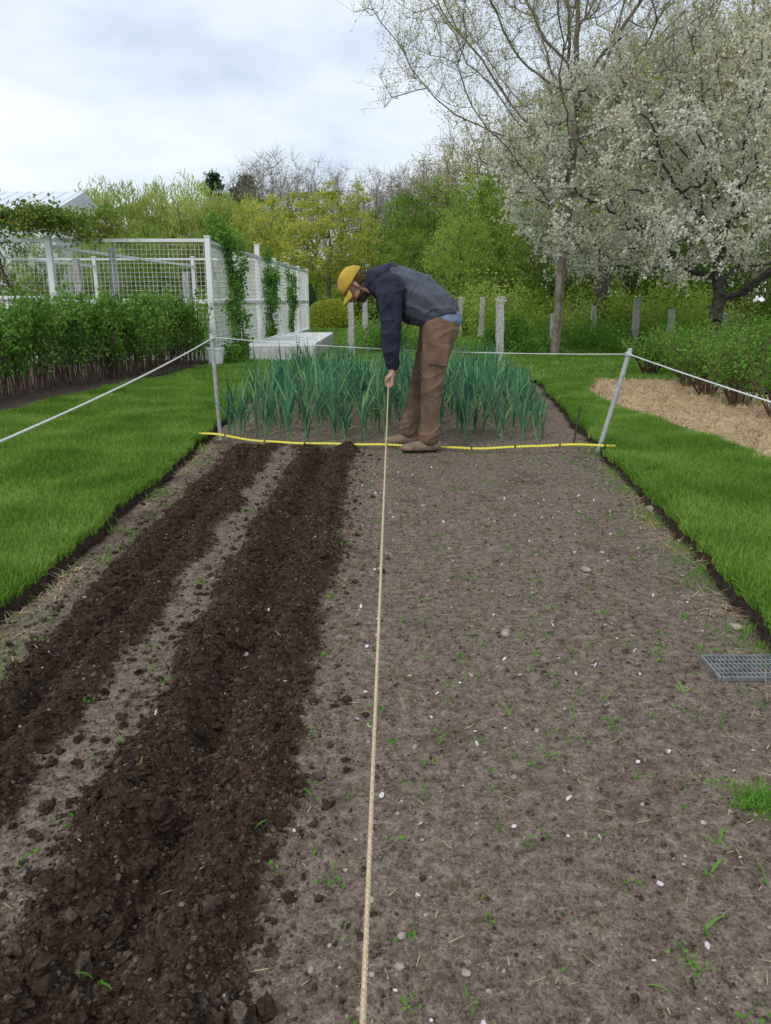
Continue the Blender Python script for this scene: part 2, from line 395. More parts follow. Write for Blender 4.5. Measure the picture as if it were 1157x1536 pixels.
lumps(g, np.stack([x, y, soil_h(x, y) + s * .3], 1), s, 1, 0, .85, R.uniform(.5, 1.15, len(x)), .3)
x, y = onbed(12000, lambda x, y: fm(x, y) ** 1.3); s = .006 + .013 * R.random(len(x)) ** 4
lumps(g, np.stack([x, y, soil_h(x, y) + s * .15], 1), s, 2, 0, .75, R.uniform(.55, 1.1, len(x)), .42)
x, y = onbed(110000, lambda x, y: .35 + .65 * near(x, .06)); s = .0016 + .005 * R.random(len(x)) ** 4
lumps(g, np.stack([x, y, soil_h(x, y) + s * .3], 1), s, 1, 0, .8, np.clip(R.normal(.2, .25, len(x)), -.1, .7), .25)
x, y = onbed(11000, lambda x, y: .03 + .97 * near(x, .05)); s = .003 + .012 * R.random(len(x)) ** 3
k_ = (np.abs(x + .43) < .42) | (x < -.8)
lumps(g, np.stack([x, y, soil_h(x, y) + s * .25], 1), s, 2, 0, .7, np.where(k_, R.uniform(.6, 1.05, len(x)), R.uniform(-.1, .4, len(x))), .40)
g.obj('soil_clods', [M['clod']], smooth=False)
g = MB()
x, y = onbed(2600, lambda x, y: .25 + .5 * (x > -.2)); s = .0018 + .008 * R.random(len(x)) ** 5
lumps(g, np.stack([x, y, soil_h(x, y) + s * .25], 1), s, 2, 0, .55, None, .15)
for px, py, s in ((1.40, 3.9, .040), (1.16, 2.35, .025), (.39, 2.3, .020), (-1.12, 1.9, .02), (.8, 2.9, .020), (.2, 3.9, .018)):
    p = np.array([[px, py, float(soil_h(np.array(px), np.array(py))) + .006]]); lumps(g, p, s, 3, 0, .4, None, .12)
g.obj('stones', [M['stone']], smooth=True)
g = MB()
x, y = onbed(420, lambda x, y: .12 + .88 * (x > -.15), .8, 5.6, 1.1)
n = len(x); rr = R.uniform(.0025, .0060, n); th = np.arange(6) * math.pi / 3; ph = R.random(n) * 6.28
tilt = R.normal(0, .6, (n, 2))
dx = np.cos(th)[None] * rr[:, None] * 1.25 * R.uniform(.8, 1.15, (n, 6)); dy = np.sin(th)[None] * rr[:, None] * .85 * R.uniform(.8, 1.15, (n, 6))
xx = dx * np.cos(ph)[:, None] - dy * np.sin(ph)[:, None]; yy = dx * np.sin(ph)[:, None] + dy * np.cos(ph)[:, None]
zz = xx * tilt[:, :1] + yy * tilt[:, 1:] + .2 * rr[:, None]
ring = np.stack([x[:, None] + xx, y[:, None] + yy, soil_h(x, y)[:, None] + .005 + zz], -1)
V = np.concatenate([np.stack([x, y, soil_h(x, y) + .004], 1)[:, None], ring], 1)
T = np.arange(n)[:, None, None] * 7 + np.array([[0, 1 + i, 1 + (i + 1) % 6] for i in range(6)])[None]
g.add(V, None, T, 0, np.repeat(R.random(n), 7))
g.obj('fallen_petals', [M['petal']])
g = MB()
x, y = onbed(1000, lambda x, y: .5 - .35 * fm(x, y))
n = len(x); az = R.random(n) * 6.28
ribbons(g, np.stack([x, y, soil_h(x, y) + .004], 1), az, R.uniform(.008, .035, n), R.normal(.05, .1, n), R.normal(0, .2, n), R.uniform(.0008, .0016, n), 3)
for f, s in ((xl, 1), (xr, -1)):
    n = 2000; y = .9 + 5 * R.random(n) ** 1.3; x = f(y) + s * (.05 + np.abs(R.normal(0, .07, n)))
    k = fbm(x, y, 3, 2, 6) > .0; x = x[k]; y = y[k]; n = len(x)
    ribbons(g, np.stack([x, y, soil_h(x, y) + .006], 1), R.random(n) * 6.28, R.uniform(.02, .07, n), R.normal(.2, .2, n), R.normal(.4, .2, n), R.uniform(.0008, .0018, n), 3)
g.obj('dry_straw', [M['strawbit']])
g = MB()
x, y = onbed(1150, lambda x, y: .3 + .3 * (x > -.2) - .27 * fm(x, y) + .6 * (np.abs(x - xl(y)) < .25) + .4 * (np.abs(x - xr(y)) < .3), .8, 5.7, 1.0)
for a, b in zip(x, y):
    h = float(soil_h(np.array(a), np.array(b))); t = R.random()
    if t < .4:
        n = R.integers(1, 4); P = np.tile([[a, b, h]], (n, 1)); ribbons(g, P, R.random(n) * 6.28, R.uniform(.015, .055, n), R.uniform(.5, 1.5, n), R.uniform(.3, 1.6, n), R.uniform(.002, .004, n), 4)
    else:
        n = R.integers(5, 16); P = np.array([[a, b, h + .006]]) + R.normal(0, 1, (n, 3)) * [.013, .013, .004]
        leaves(g, P, R.uniform(.006, .015, n), 0, .65, (0, 0, 0), 0)
for a, b in ((.66, 1.31), (.39, 1.6), (.47, 1.95), (.55, 1.08), (.61, 1.22), (-.46, .98), (-.27, 2.3), (.82, 1.9), (.28, 1.3)):
    n = 3; P = np.tile([[a, b, .0]], (n, 1)) + R.normal(0, .004, (n, 3)); ribbons(g, P, R.random(n) * 6.28, R.uniform(.03, .055, n), R.uniform(.5, 1.2, n), R.uniform(.8, 2, n), R.uniform(.004, .006, n), 5)
P = np.array([[.80, 1.42, .01]]) + R.normal(0, 1, (420, 3)) * [.03, .025, .010]
blades(g, P, R.uniform(.008, .03, 420), .0035, R.uniform(.3, 1, 420))
for f, s in ((xl, 1), (xr, -1)):
    n = 2800; y = .9 + 4.8 * R.random(n) ** 1.2; x = f(y) + s * (.04 + np.abs(R.normal(0, .08, n)))
    k = fbm(x, y, 5, 2, 5) > .08; x = x[k]; y = y[k]
    blades(g, np.stack([x, y, soil_h(x, y)], 1), R.uniform(.01, .045, len(x)), .003, R.uniform(.2, 1, len(x)))
g.obj('weed_seedlings', [M['weed']])

# ------------------------------------------------------------------ garlic
g = MB()
gy = np.arange(5.88, 9.9, .19)
pts = []
for yy in gy:
    f = (yy - 5.95) / 3.95
    for xx in np.arange(-1.20 + .1 * f, 1.28 + .5 * f, .15):
        if R.random() < .90: pts.append((xx + R.normal(0, .035), yy + R.normal(0, .045)))
pts = np.array(pts); n = len(pts)
sc = R.uniform(.70, 1.25, n) * (1 - .45 * sstep(.95, 1.35, pts[:, 0] - .1 * (pts[:, 1] - 6)))
base = np.concatenate([pts, np.zeros((n, 1))], 1)
tubes(g, base, base + np.stack([R.normal(0, .012, n), R.normal(0, .012, n), .20 * sc], 1), .009, .006, 6, 0, R.random(n) * .3 + .6)
for k in range(9):
    az = R.random(n) * 6.28
    hh = (.03 + .022 * k) * sc
    bent = np.where(R.random(n) < .35, R.uniform(1.3, 2.8, n), R.uniform(.05, .8, n))
    ribbons(g, base + np.stack([0 * hh, 0 * hh, hh], 1), az, (R.uniform(.22, .44, n)) * sc, R.uniform(1.05, 1.54, n), bent * (1 - k * .06), R.uniform(.009, .018, n), 7)
az = R.random(n) * 6.28
ribbons(g, base + [0, 0, .02], az, R.uniform(.10, .24, n), R.uniform(.5, 1.3, n), R.uniform(1, 2.4, n), .010, 4, 1)
g.obj('garlic_plants', [M['garlic'], leafmat('yellowed_leaf', [(.35, .38, .12), (.58, .52, .25)], .3, 4)])

# ------------------------------------------------------------------ trees by space colonisation
def colonize(att, trunk, step, infl, kill, iters, rng, jit=.15, trop=(0, 0, .05)):
    nodes = [np.array(p, float) for p in trunk]; par = [-1] + list(range(len(trunk) - 1))
    att = att.copy(); best = np.full(len(att), 1e9); bi = np.zeros(len(att), int); new = list(range(len(nodes))); cnt = {}
    for it in range(iters):
        if new:
            NP = np.array([nodes[i] for i in new]); D = np.linalg.norm(att[:, None] - NP[None], axis=2)
            j = D.argmin(1); d = D[np.arange(len(att)), j]; u = d < best
            best[u] = d[u]; bi[u] = np.array(new)[j[u]]
        keep = best > kill; att = att[keep]; best = best[keep]; bi = bi[keep]
        if len(att) == 0: break
        act = best < infl
        if not act.any(): act = best < best.min() * 1.05
        ids = np.unique(bi[act]); new = []
        for i in ids:
            if cnt.get(i, 0) >= 3: continue
            sel = act & (bi == i)
            d = norm(att[sel] - nodes[i]).sum(0); d = d / (np.linalg.norm(d) + 1e-6) + rng.normal(0, jit, 3) + trop
            d /= np.linalg.norm(d)
            cnt[i] = cnt.get(i, 0) + 1
            nodes.append(nodes[i] + d * step); par.append(i); new.append(len(nodes) - 1)
        if not new: break
    return np.array(nodes), np.array(par)
def radii(nodes, par, tip, e=2.3):
    r = np.zeros(len(nodes)); acc = np.zeros(len(nodes))
    for i in range(len(nodes) - 1, -1, -1):
        r[i] = max(acc[i], tip ** e) ** (1 / e)
        if par[i] >= 0: acc[par[i]] += r[i] ** e
    return r
def ell(rng, n, c, r, shell=.35, zmin=None):
    d = norm(rng.normal(size=(n * 2, 3))); rad = rng.random(n * 2) ** shell
    p = d * rad[:, None] * np.array(r) + np.array(c)
    if zmin is not None: p = p[p[:, 2] > zmin]
    return p[:n]
def tree(seed, trunk, att, step, infl, kill, tip, barkmi=0, e=2.3, iters=140, jit=.15, trop=(0, 0, .05), n=5, rmax=None):
    rng = np.random.default_rng(seed)
    nd, pr = colonize(att, trunk, step, infl, kill, iters, rng, jit, trop)
    r = radii(nd, pr, tip, e)
    if rmax: r = np.minimum(r, r * 0 + rmax) if r.max() < rmax else tip + (r - tip) * (rmax - tip) / (r.max() - tip)
    mb = MB(); k = np.arange(len(nd))[pr >= 0]; p = pr[k]
    tubes(mb, nd[p], nd[k], np.minimum(r[p], r[k] * 1.5), r[k], n, barkmi)
    return mb, nd, pr, r, rng
def twigs(mb, base, n, L, r, rng, up=.3, mi=0, out=None):
    i = rng.integers(0, len(base), n); P = base[i]
    d = norm(rng.normal(size=(n, 3)) + np.array([0, 0, up]) + (0 if out is None else out[i]))
    ln = rng.uniform(L * .4, L * 1.2, n)[:, None]; mid = P + d * ln * .5 + rng.normal(0, .02, (n, 3)) * L; end = P + d * ln + rng.normal(0, .05, (n, 3)) * L
    tubes(mb, P, mid, r, r * .8, 3, mi); tubes(mb, mid, end, r * .8, r * .5, 3, mi)
    return P, mid, end
def place(me_name, mb, mats, loc, rot=0, s=1, parent=None):
    o = mb.obj(me_name, mats, parent); o.location = loc; o.rotation_euler = (0, 0, rot); o.scale = (s, s, s); return o
# flowering plum
rng = np.random.default_rng(11)
att = ell(rng, 3000, (.2, -.2, 3.15), (4.5, 3.6, 2.5), .4, 1.2)
att = att[(att[:, 2] > 1.35) & ~((np.hypot(att[:, 0], att[:, 1]) < 1.3) & (att[:, 2] < 2.2))]
mb, nd, pr, r, rng = tree(11, [(0, 0, -.1), (0.02, 0, .15), (-.02, .0, .4), (.0, .03, .62)], att, .17, 1.6, .32, .0065, e=2.15, jit=.22, trop=(0, 0, .02), n=6, rmax=.22)
thin = nd[r < .014]; NT = 10500
P, m_, e_ = twigs(mb, thin, NT, .42, .0032, rng, .5)
t = rng.random((NT, 15, 1)); pp = np.where(t < .5, P[:, None] + (m_ - P)[:, None] * t * 2, m_[:, None] + (e_ - m_)[:, None] * (t * 2 - 1)).reshape(-1, 3)
pp = pp + rng.normal(0, .022, pp.shape); pp = pp[fbm(pp[:, 0] + pp[:, 2] * .7, pp[:, 1] + pp[:, 2], 1.3, 2, 2) > -.6]
leaves(mb, pp, rng.uniform(.028, .062, len(pp)), 1, .85, rng=rng)
P, m_, e_ = twigs(mb, nd[(r < .014) & (nd[:, 2] > 3.2)], 260, .9, .005, rng, 2.2)
place('flowering_plum_tree', mb, [M['bark'], M['blossom']], (6.1, 14.6, .03))
# tall budding tree
rng = np.random.default_rng(21)
att = ell(rng, 3400, (.1, 0, 7.2), (4.1, 3.4, 4.9), .6, 2.5)
mb, nd, pr, r, rng = tree(21, [(-.05, 0, -.1)] + [(-.05 + .012 * i + .015 * math.sin(i), 0, .3 * i) for i in range(1, 14)], att, .22, 1.6, .36, .0045, e=2.2, jit=.12, trop=(0, 0, .34), n=6, rmax=.14)
thin = nd[r < .012]
P, m_, e_ = twigs(mb, thin, 14000, .55, .0026, rng, 1.3)
for q in range(7):
    tt = rng.random((len(e_), 1)); leaves(mb, m_ + (e_ - m_) * tt + rng.normal(0, .03, e_.shape), rng.uniform(.015, .042, len(e_)), 1, .6, rng=rng)
place('budding_tree', mb, [M['bark2'], M['bud']], (3.1, 14.2, .03))

def bgtree(name, seed, H, rx, zc, rz, leafn, ls, mats, spread=.35, natt=650, bias=(0, 0, 0), bs=0, asp=.8, tipr=.016, twn=0, rmax=.16):
    rng = np.random.default_rng(seed)
    att = ell(rng, natt, (0, 0, zc), (rx, rx, rz), .45, .8)
    mb, nd, pr, r, rng = tree(seed, [(0, 0, -.1)] + [(.03 * i * math.sin(seed), .02 * i, .4 * i) for i in range(1, 5)], att, .38, 2.2, .55, tipr, jit=.15, trop=(0, 0, .15), n=4, rmax=rmax)
    thin = nd[r < tipr * 2.2]
    if twn: P, m_, e_ = twigs(mb, thin, twn, .9, .007, rng, .8)
    if leafn:
        i = rng.integers(0, len(thin), leafn); cl = rng.normal(0, spread, (len(thin), 3))
        leaves(mb, thin[i] + cl[i] * .5 + rng.normal(0, spread * .7, (leafn, 3)) * [1, 1, .7], rng.uniform(ls * .5, ls * 1.2, leafn), 1, asp, bias, bs, rng=rng)
    return mb.mesh(name, mats)
maple = [bgtree('maple_mesh%d' % i, 31 + i, 6, 2.2, 3.6, 2.3, 9000, .12, [M['bark2'], M['yg']], .20) for i in range(2)]
green = [bgtree('broadleaf_mesh%d' % i, 41 + i, 8, 2.8, 4.6, 3.6, 11000, .14, [M['bark'], M['green']], .26) for i in range(3)]
bare = [bgtree('bare_mesh%d' % i, 51 + i, 9, 2.6, 6.0, 3.8, 3500, .08, [M['bark2'], M['haze']], .3, natt=900, twn=2500, tipr=.011) for i in range(2)]
will = [bgtree('willow_mesh%d' % i, 61 + i, 7, 3.0, 4.2, 3.0, 12000, .42, [M['bark2'], M['willow']], .35, bias=(0, 0, 1), bs=2.5, asp=.14) for i in range(2)]
bud = [bgtree('budwood_mesh%d' % i, 71 + i, 10, 2.8, 6.0, 4.4, 9000, .10, [M['bark2'], M['bud']], .35, natt=800, twn=2000, tipr=.011) for i in range(2)]
def inst(name, me, x, y, s, parent=None, sz=None):
    o = bpy.data.objects.new(name, me); COL.objects.link(o); o.location = (x, y, .02)
    o.rotation_euler = (0, 0, random.random() * 6.28); o.scale = (s, s, sz or s)
    if parent: o.parent = parent
    return o
inst('maple_tree', maple[0], -2.35, 34, 1.0, sz=1.02)
inst('maple_tree', maple[1], -5.3, 37, .95)
wd = empty('distant_treeline')
for x, y, s in ((-20, 42, .85), (-16.6, 44, .9), (-13.6, 41, .92), (-10.8, 43, .98), (-8.2, 42, .9), (-23.5, 40, .85), (-27, 42, .9)):
    inst('willow', random.choice(will), x, y, s, wd)
for x, y, s in ((-24, 33, .55), (-20, 32, .5), (-16, 33, .52), (-12.5, 34, .55), (-9.5, 33, .5), (-6.8, 46, .8), (-13, 30, .42), (-10, 28, .4)):
    inst('broadleaf', random.choice(green), x, y, s, wd)
for x, y, s in ((-7.5, 56, 1.10), (-5, 58, 1.06), (-3, 55, .98), (-.8, 57, 1.0), (1.2, 50, .9), (-9.5, 60, 1.1), (3, 54, .98), (.3, 44, .78), (2.2, 40, .75)):
    inst('bare_tree', random.choice(bare), x, y, s, wd)
for x, y, s in ((2.0, 36, .75), (.6, 38, .70), (3.8, 32, .72), (5.6, 30, .72), (3.2, 27, .60), (7.5, 31, .85), (9.5, 28, .75), (12, 30, .85), (14.5, 27, .85), (17, 31, 1), (5.0, 24, .56), (7.2, 24, .55), (9.4, 22.5, .5), (12, 23, .55), (14.5, 22, .55), (-1.2, 40, .55), (.9, 31, .45), (2.3, 24.5, .42), (20, 28, 1), (11, 36, 1.1), (16, 38, 1.2)):
    inst('broadleaf', random.choice(green), x, y, s, wd)
for x, y, s in ((4.5, 36, .85), (6.6, 34, .95), (3.0, 42, .85), (9, 35, 1.1), (11.5, 33, 1.15), (14, 34, 1.25), (17, 33, 1.3), (6.2, 28, .75), (9.2, 26, .85), (12.4, 26, .95)):
    inst('budding', random.choice(bud), x, y, s, wd)
# woodland trunk seen behind the plum
g = MB(); polytube(g, [(0, 0, -.1), (-.03, 0, 1), (.02, .05, 2.2), (-.08, 0, 3.6), (.05, 0, 5.5)], [.22, .19, .17, .15, .10], 10)
for a0, L in ((.6, 1.6), (2.6, 1.8), (4.4, 1.5)): polytube(g, [(0, 0, 3.0 + .3 * a0), (.5 * math.cos(a0) * L, .5 * math.sin(a0) * L, 3.9 + .3 * a0), (math.cos(a0) * L, math.sin(a0) * L, 5.4)], [.08, .05, .02], 7)
rgx = np.random.default_rng(3); P = ell(rgx, 5000, (0, 0, 5.2), (1.9, 1.9, 1.3), .5); leaves(g, P, .08, 1, .7, rng=rgx)
o = g.obj('oak_tree', [M['bark'], M['green']]); o.location = (5.45, 20, .05)
# understory
g = MB(); rg = np.random.default_rng(5)
def bush(mb, c, r, n, ls, mi, rng=rg, asp=.7):
    k = max(4, n // 60); d = norm(rng.normal(size=(k, 3))); d[:, 2] = np.abs(d[:, 2])
    cen = np.array(c) + d * np.array(r) * rng.uniform(.4, .95, (k, 1))
    P = cen[rng.integers(0, k, n)] + rng.normal(0, 1, (n, 3)) * np.array(r) * .16
    P[:, 2] = np.maximum(P[:, 2], .05)
    leaves(mb, P, rng.uniform(ls * .6, ls * 1.2, n), mi, asp, rng=rng)
for i in range(60):
    x = rg.uniform(-.2, 24); y = rg.uniform(19.5, 26) + (6 if x < 2 else 0)
    bush(g, (x, y, .0), (rg.uniform(.8, 1.5), .9, rg.uniform(1.0, 1.9)), 1200, .10, 0)
for i in range(46):
    x = rg.uniform(-40, -4); bush(g, (x, rg.uniform(30, 36), 0), (1.8, 1, rg.uniform(1.3, 2.6)), 800, .17, 0)
for i in range(24):
    bush(g, (rg.uniform(-7, 3), rg.uniform(42, 46), 0), (1.8, 1, rg.uniform(1.5, 3)), 800, .2, 0)
g.obj('woodland_understory', [M['green']])
g = MB()
for i in range(100):
    x = rg.uniform(-75, 80); y = rg.uniform(66, 80); hgt = rg.uniform(4.0, 6.5) + (2 if x > 4 else 0)
    bush(g, (x, y, 0), (3.4, 2, hgt), 600, .6, 0)
g.obj('distant_woods', [leafmat('far_leaf', [(.14, .17, .08), (.23, .28, .11), (.33, .36, .16)], .4, .15)])
for cx_, cy_, H in ((-12.5, 60, 10.2), (-10.3, 61, 10.0), (-11.4, 63, 9.4)):
    g = MB(); tubes(g, [[0, 0, 0]], [[0, 0, H]], .18, .03, 6, 0)
    for z in np.arange(2, H - .2, .32):
        k = 9; az = rg.random(k) * 6.28; L = (H - z) * .34 * rg.uniform(.5, 1.15, k) + .4
        e = np.stack([np.cos(az) * L, np.sin(az) * L, -.12 * L + .1], 1); p0 = np.tile([[0, 0, z]], (k, 1))
        tubes(g, p0, p0 + e, .03, .01, 3, 0)
        tt = rg.random((k * 26, 1)) ** .7; ii = np.repeat(np.arange(k), 26)
        leaves(g, p0[ii] + e[ii] * tt + rg.normal(0, .1, (k * 26, 3)), .28, 1, .35, rng=rg)
    o = g.obj('pine_tree', [M['bark'], M['conifer']]); o.location = (cx_, cy_, 0)
g = MB(); P = ell(rg, 4000, (0, 0, .85), (.32, .32, .9), .25); leaves(g, P, .09, 0, .5, (0, 0, 1), 1.2, rng=rg); tubes(g, [[0, 0, -.05]], [[0, 0, .4]], .05, .04, 6, 1)
o = g.obj('columnar_evergreen', [M['conifer'], M['bark']]); o.location = (-3.0, 31, 0)
g = MB(); P = ell(rg, 5000, (0, 0, .5), (.9, .6, .6), .25); leaves(g, P, .08, 0, .6, rng=rg); tubes(g, [[0, 0, -.05]], [[0, 0, .4]], .05, .04, 6, 1)
o = g.obj('round_shrub', [M['yg'], M['bark']]); o.location = (-2.0, 29, 0)

# ------------------------------------------------------------------ raspberry hedge (left)
g = MB(); n = 620
cl_y = np.arange(4.5, 13.0, .34); ci = rg.integers(0, len(cl_y), n)
cy0 = cl_y + rg.normal(0, .04, len(cl_y)); chh = rg.uniform(.92, 1.14, len(cl_y))
ty = cy0[ci] + rg.normal(0, .085, n); tx = -4.30 + .185 * (ty - 7) + rg.normal(0, .17, n)
b = np.stack([tx, ty, np.full(n, .04)], 1); hh = rg.uniform(.80, 1.05, n) * chh[ci]
m1 = b + np.stack([rg.normal(0, .05, n), rg.normal(0, .04, n), hh * .5], 1); t1 = m1 + np.stack([rg.normal(0, .08, n), rg.normal(0, .05, n), hh * .5], 1)
tubes(g, b, m1, .007, .006, 4, 1); tubes(g, m1, t1, .006, .003, 4, 1)
N = 46000; i = rg.integers(0, n, N); f = rg.random((N, 1)) ** .8
P = m1[i] + (t1[i] - m1[i]) * (f * 1.45 - .45) + rg.normal(0, .045, (N, 3))
leaves(g, P, rg.uniform(.03, .068, N), 0, .6, (0, 0, .5), .9, rng=rg)
g.obj('raspberry_hedge', [M['hedge'], M['cane']])
def shrub(name, x, y, h, rad, nl):
    g = MB(); n = 34; az = rg.random(n) * 6.28; rr = rad * rg.uniform(.2, 1, n)
    p0 = np.stack([np.cos(az) * .06, np.sin(az) * .06, 0 * az], 1); p1 = np.stack([np.cos(az) * rr * .6, np.sin(az) * rr * .6, h * rg.uniform(.4, .6, n)], 1)
    p2 = np.stack([np.cos(az) * rr, np.sin(az) * rr, h * rg.uniform(.7, 1.15, n)], 1)
    tubes(g, p0, p1, .008, .006, 4, 1); tubes(g, p1, p2, .006, .003, 4, 1)
    i = rg.integers(0, n, nl); f = rg.random((nl, 1))
    leaves(g, p1[i] + (p2[i] - p1[i]) * (f * 1.35 - .25) + rg.normal(0, .05, (nl, 3)), rg.uniform(.02, .05, nl), 0, .6, rng=rg)
    o = g.obj(name, [M['shrub'], M['cane']]); o.location = (x, y, .03)
for x, y, h, rad in ((3.40, 5.9, .66, .45), (3.45, 6.7, .64, .42), (3.45, 7.5, .62, .42), (3.5, 8.4, .6, .45), (3.65, 9.3, .6, .45), (4.3, 7.4, .62, .5), (4.2, 10.2, .6, .5), (4.6, 8.4, .62, .5), (4.6, 9.4, .62, .5), (4.9, 10.6, .62, .55), (3.4, 5.0, .62, .42), (5.5, 9.4, .65, .6), (5.5, 10.6, .65, .6), (5.4, 11.8, .65, .6), (6.5, 11.2, .7, .7), (6.4, 12.4, .7, .7), (4.3, 11.6, .55, .5), (3.7, 10.9, .5, .45)):
    shrub('leafy_shrub', x, y, h * rg.uniform(.95, 1.25), rad, 1900)
g = MB()
for i in range(34):
    bush(g, (rg.uniform(3.0, 11), rg.uniform(15.2, 18), 0), (.6, .5, rg.uniform(.35, .85)), 800, .06, 0)
for i in range(14): bush(g, (rg.uniform(-.4, 3.0), rg.uniform(14.5, 17), 0), (.5, .4, rg.uniform(.4, .9)), 800, .06, 0)
g.obj('low_hedge', [M['shrub']])

# ------------------------------------------------------------------ granite posts
def granite(x, y, h, wd=.12, lean=0):
    bm = bmesh.new(); bmesh.ops.create_cube(bm, size=1); bmesh.ops.subdivide_edges(bm, edges=bm.edges[:], cuts=7, use_grid_fill=True)
    for v in bm.verts:
        v.co.x *= wd; v.co.y *= wd; v.co.z = (v.co.z + .5) * (h + .1) - .1
        nn = mnoise.noise_vector(Vector((v.co.x * 9 + x * 3, v.co.y * 9 + y, v.co.z * 4)))
        v.co += nn * .028; v.co.x *= 1 - .15 * max(v.co.z, 0) / h; v.co.x += lean * v.co.z
    me = bpy.data.meshes.new('granite_post'); bm.to_mesh(me); bm.free(); me.materials.append(M['granite'])
    o = bpy.data.objects.new('granite_post', me); COL.objects.link(o); o.location = (x, y, .02); return o
for x, y, h in ((1.76, 12.1, 1.08), (5.07, 16, 1.05), (-.63, 14.6, .98), (2.35, 19.5, 1.1), (2.05, 22, 1.1), (5.5, 15.2, .85), (3.2, 15.0, .78), (5.0, 19, .9), (7.5, 17.5, .75), (-4.62, 13.7, 1.88), (-3.38, 13.6, 1.5), (-.45, 18, 1.05), (-5.9, 15.5, 1.8)):
    granite(x, y, h, .12, random.uniform(-.03, .03))

# ------------------------------------------------------------------ cage
cage = empty('mesh_fruit_cage')
fr = MB(); wr = MB()
def panel(a, b, z0, z1, sp=.07, rad=.0028):
    a = np.array(a, float); b = np.array(b, float); L = np.linalg.norm(b - a); k = int(L / sp)
    t = (np.arange(1, k) / k)[:, None]; P = a + (b - a) * t
    p0 = np.concatenate([P, np.full((len(P), 1), z0)], 1); p1 = np.concatenate([P, np.full((len(P), 1), z1)], 1)
    tubes(wr, p0, p1, rad, rad, 3)
    zz = np.arange(z0 + sp, z1, sp)
    tubes(wr, np.stack([np.array([a[0], a[1], z]) for z in zz]), np.stack([np.array([b[0], b[1], z]) for z in zz]), rad, rad, 3)
def rail(a, b, z, th=.05, dp=.05):
    a = np.array(a, float); b = np.array(b, float); L = np.linalg.norm(b - a); c = (a + b) / 2; rot = math.atan2(*(b - a)[::-1])
    box(fr, (c[0], c[1], z), (L - .1, dp, th), 0, rot)
def post(x, y, h, s=.1):
    box(fr, (x, y, h / 2), (s, s, h)); box(fr, (x, y, h + .010), (s + .02, s + .02, .02))
A = [(-10.5, 13.0), (-7.95, 13.0), (-5.4, 13.0), (-2.85, 13.0)]
for i, p in enumerate(A): post(p[0], p[1], 2.02, .085)
for p, q in zip(A[:-1], A[1:]):
    for z in (1.97, 1.02, .12): rail(p, q, z)
    panel(p, q, .15, 1.94)
B = [(-2.85 + .3 * i / 6, 13 + 13 * i / 6) for i in range(7)]
for p in B[1:]: post(p[0], p[1], 2.0 + (.18 if p[1] < 19 else 0), .10)
for p, q in zip(B[:-1], B[1:]):
    for z in (1.95, 1.02, .12): rail(p, q, z)
    panel(p, q, .15, 1.92, .08, .005)
C = [(-10, 20.5), (-7.4, 20.5), (-4.9, 20.5), (-2.8, 20.5)]
for p in C[:-1]: post(p[0], p[1], 2.1, .08)
for p, q in zip(C[:-1], C[1:]):
    rail(p, q, 2.05); rail(p, q, 1.05)
for p, q in (((-5.4, 13), (-4.9, 20.5)), ((-7.95, 13), (-7.4, 20.5))): rail(p, q, 1.88)
o1 = fr.obj('frame', [M['white']], cage); o2 = wr.obj('wire_mesh', [M['white']], cage)
g = MB(); box(g, (-8.6, 12.4, .55), (6.5, .18, 1.02)); box(g, (-8.6, 12.4, 1.085), (6.6, .26, .05)); g.obj('low_white_wall', [M['white']])
def vine(pts, rad, nl, ls=.06):
    g = MB(); pts = np.array(pts, float)
    for k in range(5):
        q = pts + rg.normal(0, .03, pts.shape); polytube(g, q, .009, 4, 1)
    i = rg.integers(0, len(pts) - 1, nl); f = rg.random((nl, 1))
    rr = np.array(rad) if np.ndim(rad) else np.array([rad] * 3)
    c = rg.normal(0, 1, (40, 3)) * rr * .8
    P = pts[i] + (pts[i + 1] - pts[i]) * f + c[(i * 7 + (f[:, 0] * 6).astype(int)) % 40] + rg.normal(0, .5, (nl, 3)) * rr
    P[:, 2] = np.maximum(P[:, 2], .05)
    leaves(g, P, rg.uniform(ls * .6, ls * 1.2, nl), 0, .8, rng=rg)
    g.obj('climbing_vine', [M['hedge'] if nl % 2 == 0 else M['vine'], M['bark']])
vine([(-2.62, 14.4, .0), (-2.65, 14.5, .6), (-2.7, 14.4, 1.2), (-2.75, 14.3, 1.7), (-2.75, 14.1, 2.05), (-2.9, 13.9, 2.15)], (.10, .34, .18), 4600)
vine([(-2.55, 18.0, .0), (-2.6, 18.1, .7), (-2.6, 18.0, 1.4), (-2.6, 18, 1.9)], (.10, .3, .2), 3000)
vine([(-2.55, 21.5, .0), (-2.5, 21.6, 1), (-2.5, 21.4, 1.7)], (.08, .3, .2), 1600)
vine([(-8.0, 12.9, .0), (-7.9, 12.9, 1.4), (-8.2, 12.9, 2.1), (-7.0, 12.9, 2.3), (-6.0, 12.9, 2.35), (-5.0, 12.95, 2.25), (-4.75, 13, 2.1)], (.3, .2, .15), 9001, .07)
vine([(-5.9, 12.9, .0), (-6, 12.9, 1.0), (-6.2, 12.9, 1.7), (-6.6, 12.9, 2.2)], (.22, .15, .25), 2401)
g = MB()
for i in range(46): bush(g, (rg.uniform(-9.5, -3.3), rg.uniform(14.2, 25), 0), (.5, .5, rg.uniform(.5, 1.5)), 450, .07, 0)
g.obj('cage_planting', [M['shrub']])
g = MB()
bush(g, (-2.45, 12.9, 0), (.28, .25, .42), 1100, .05, 0); g.obj('clematis_plant', [M['shrub']])
cf = empty('cold_frame'); g = MB()
X0, X1, Y0, Y1, hf, hb = -2.32, -1.2, 13.4, 18.0, .28, .34
th = .06
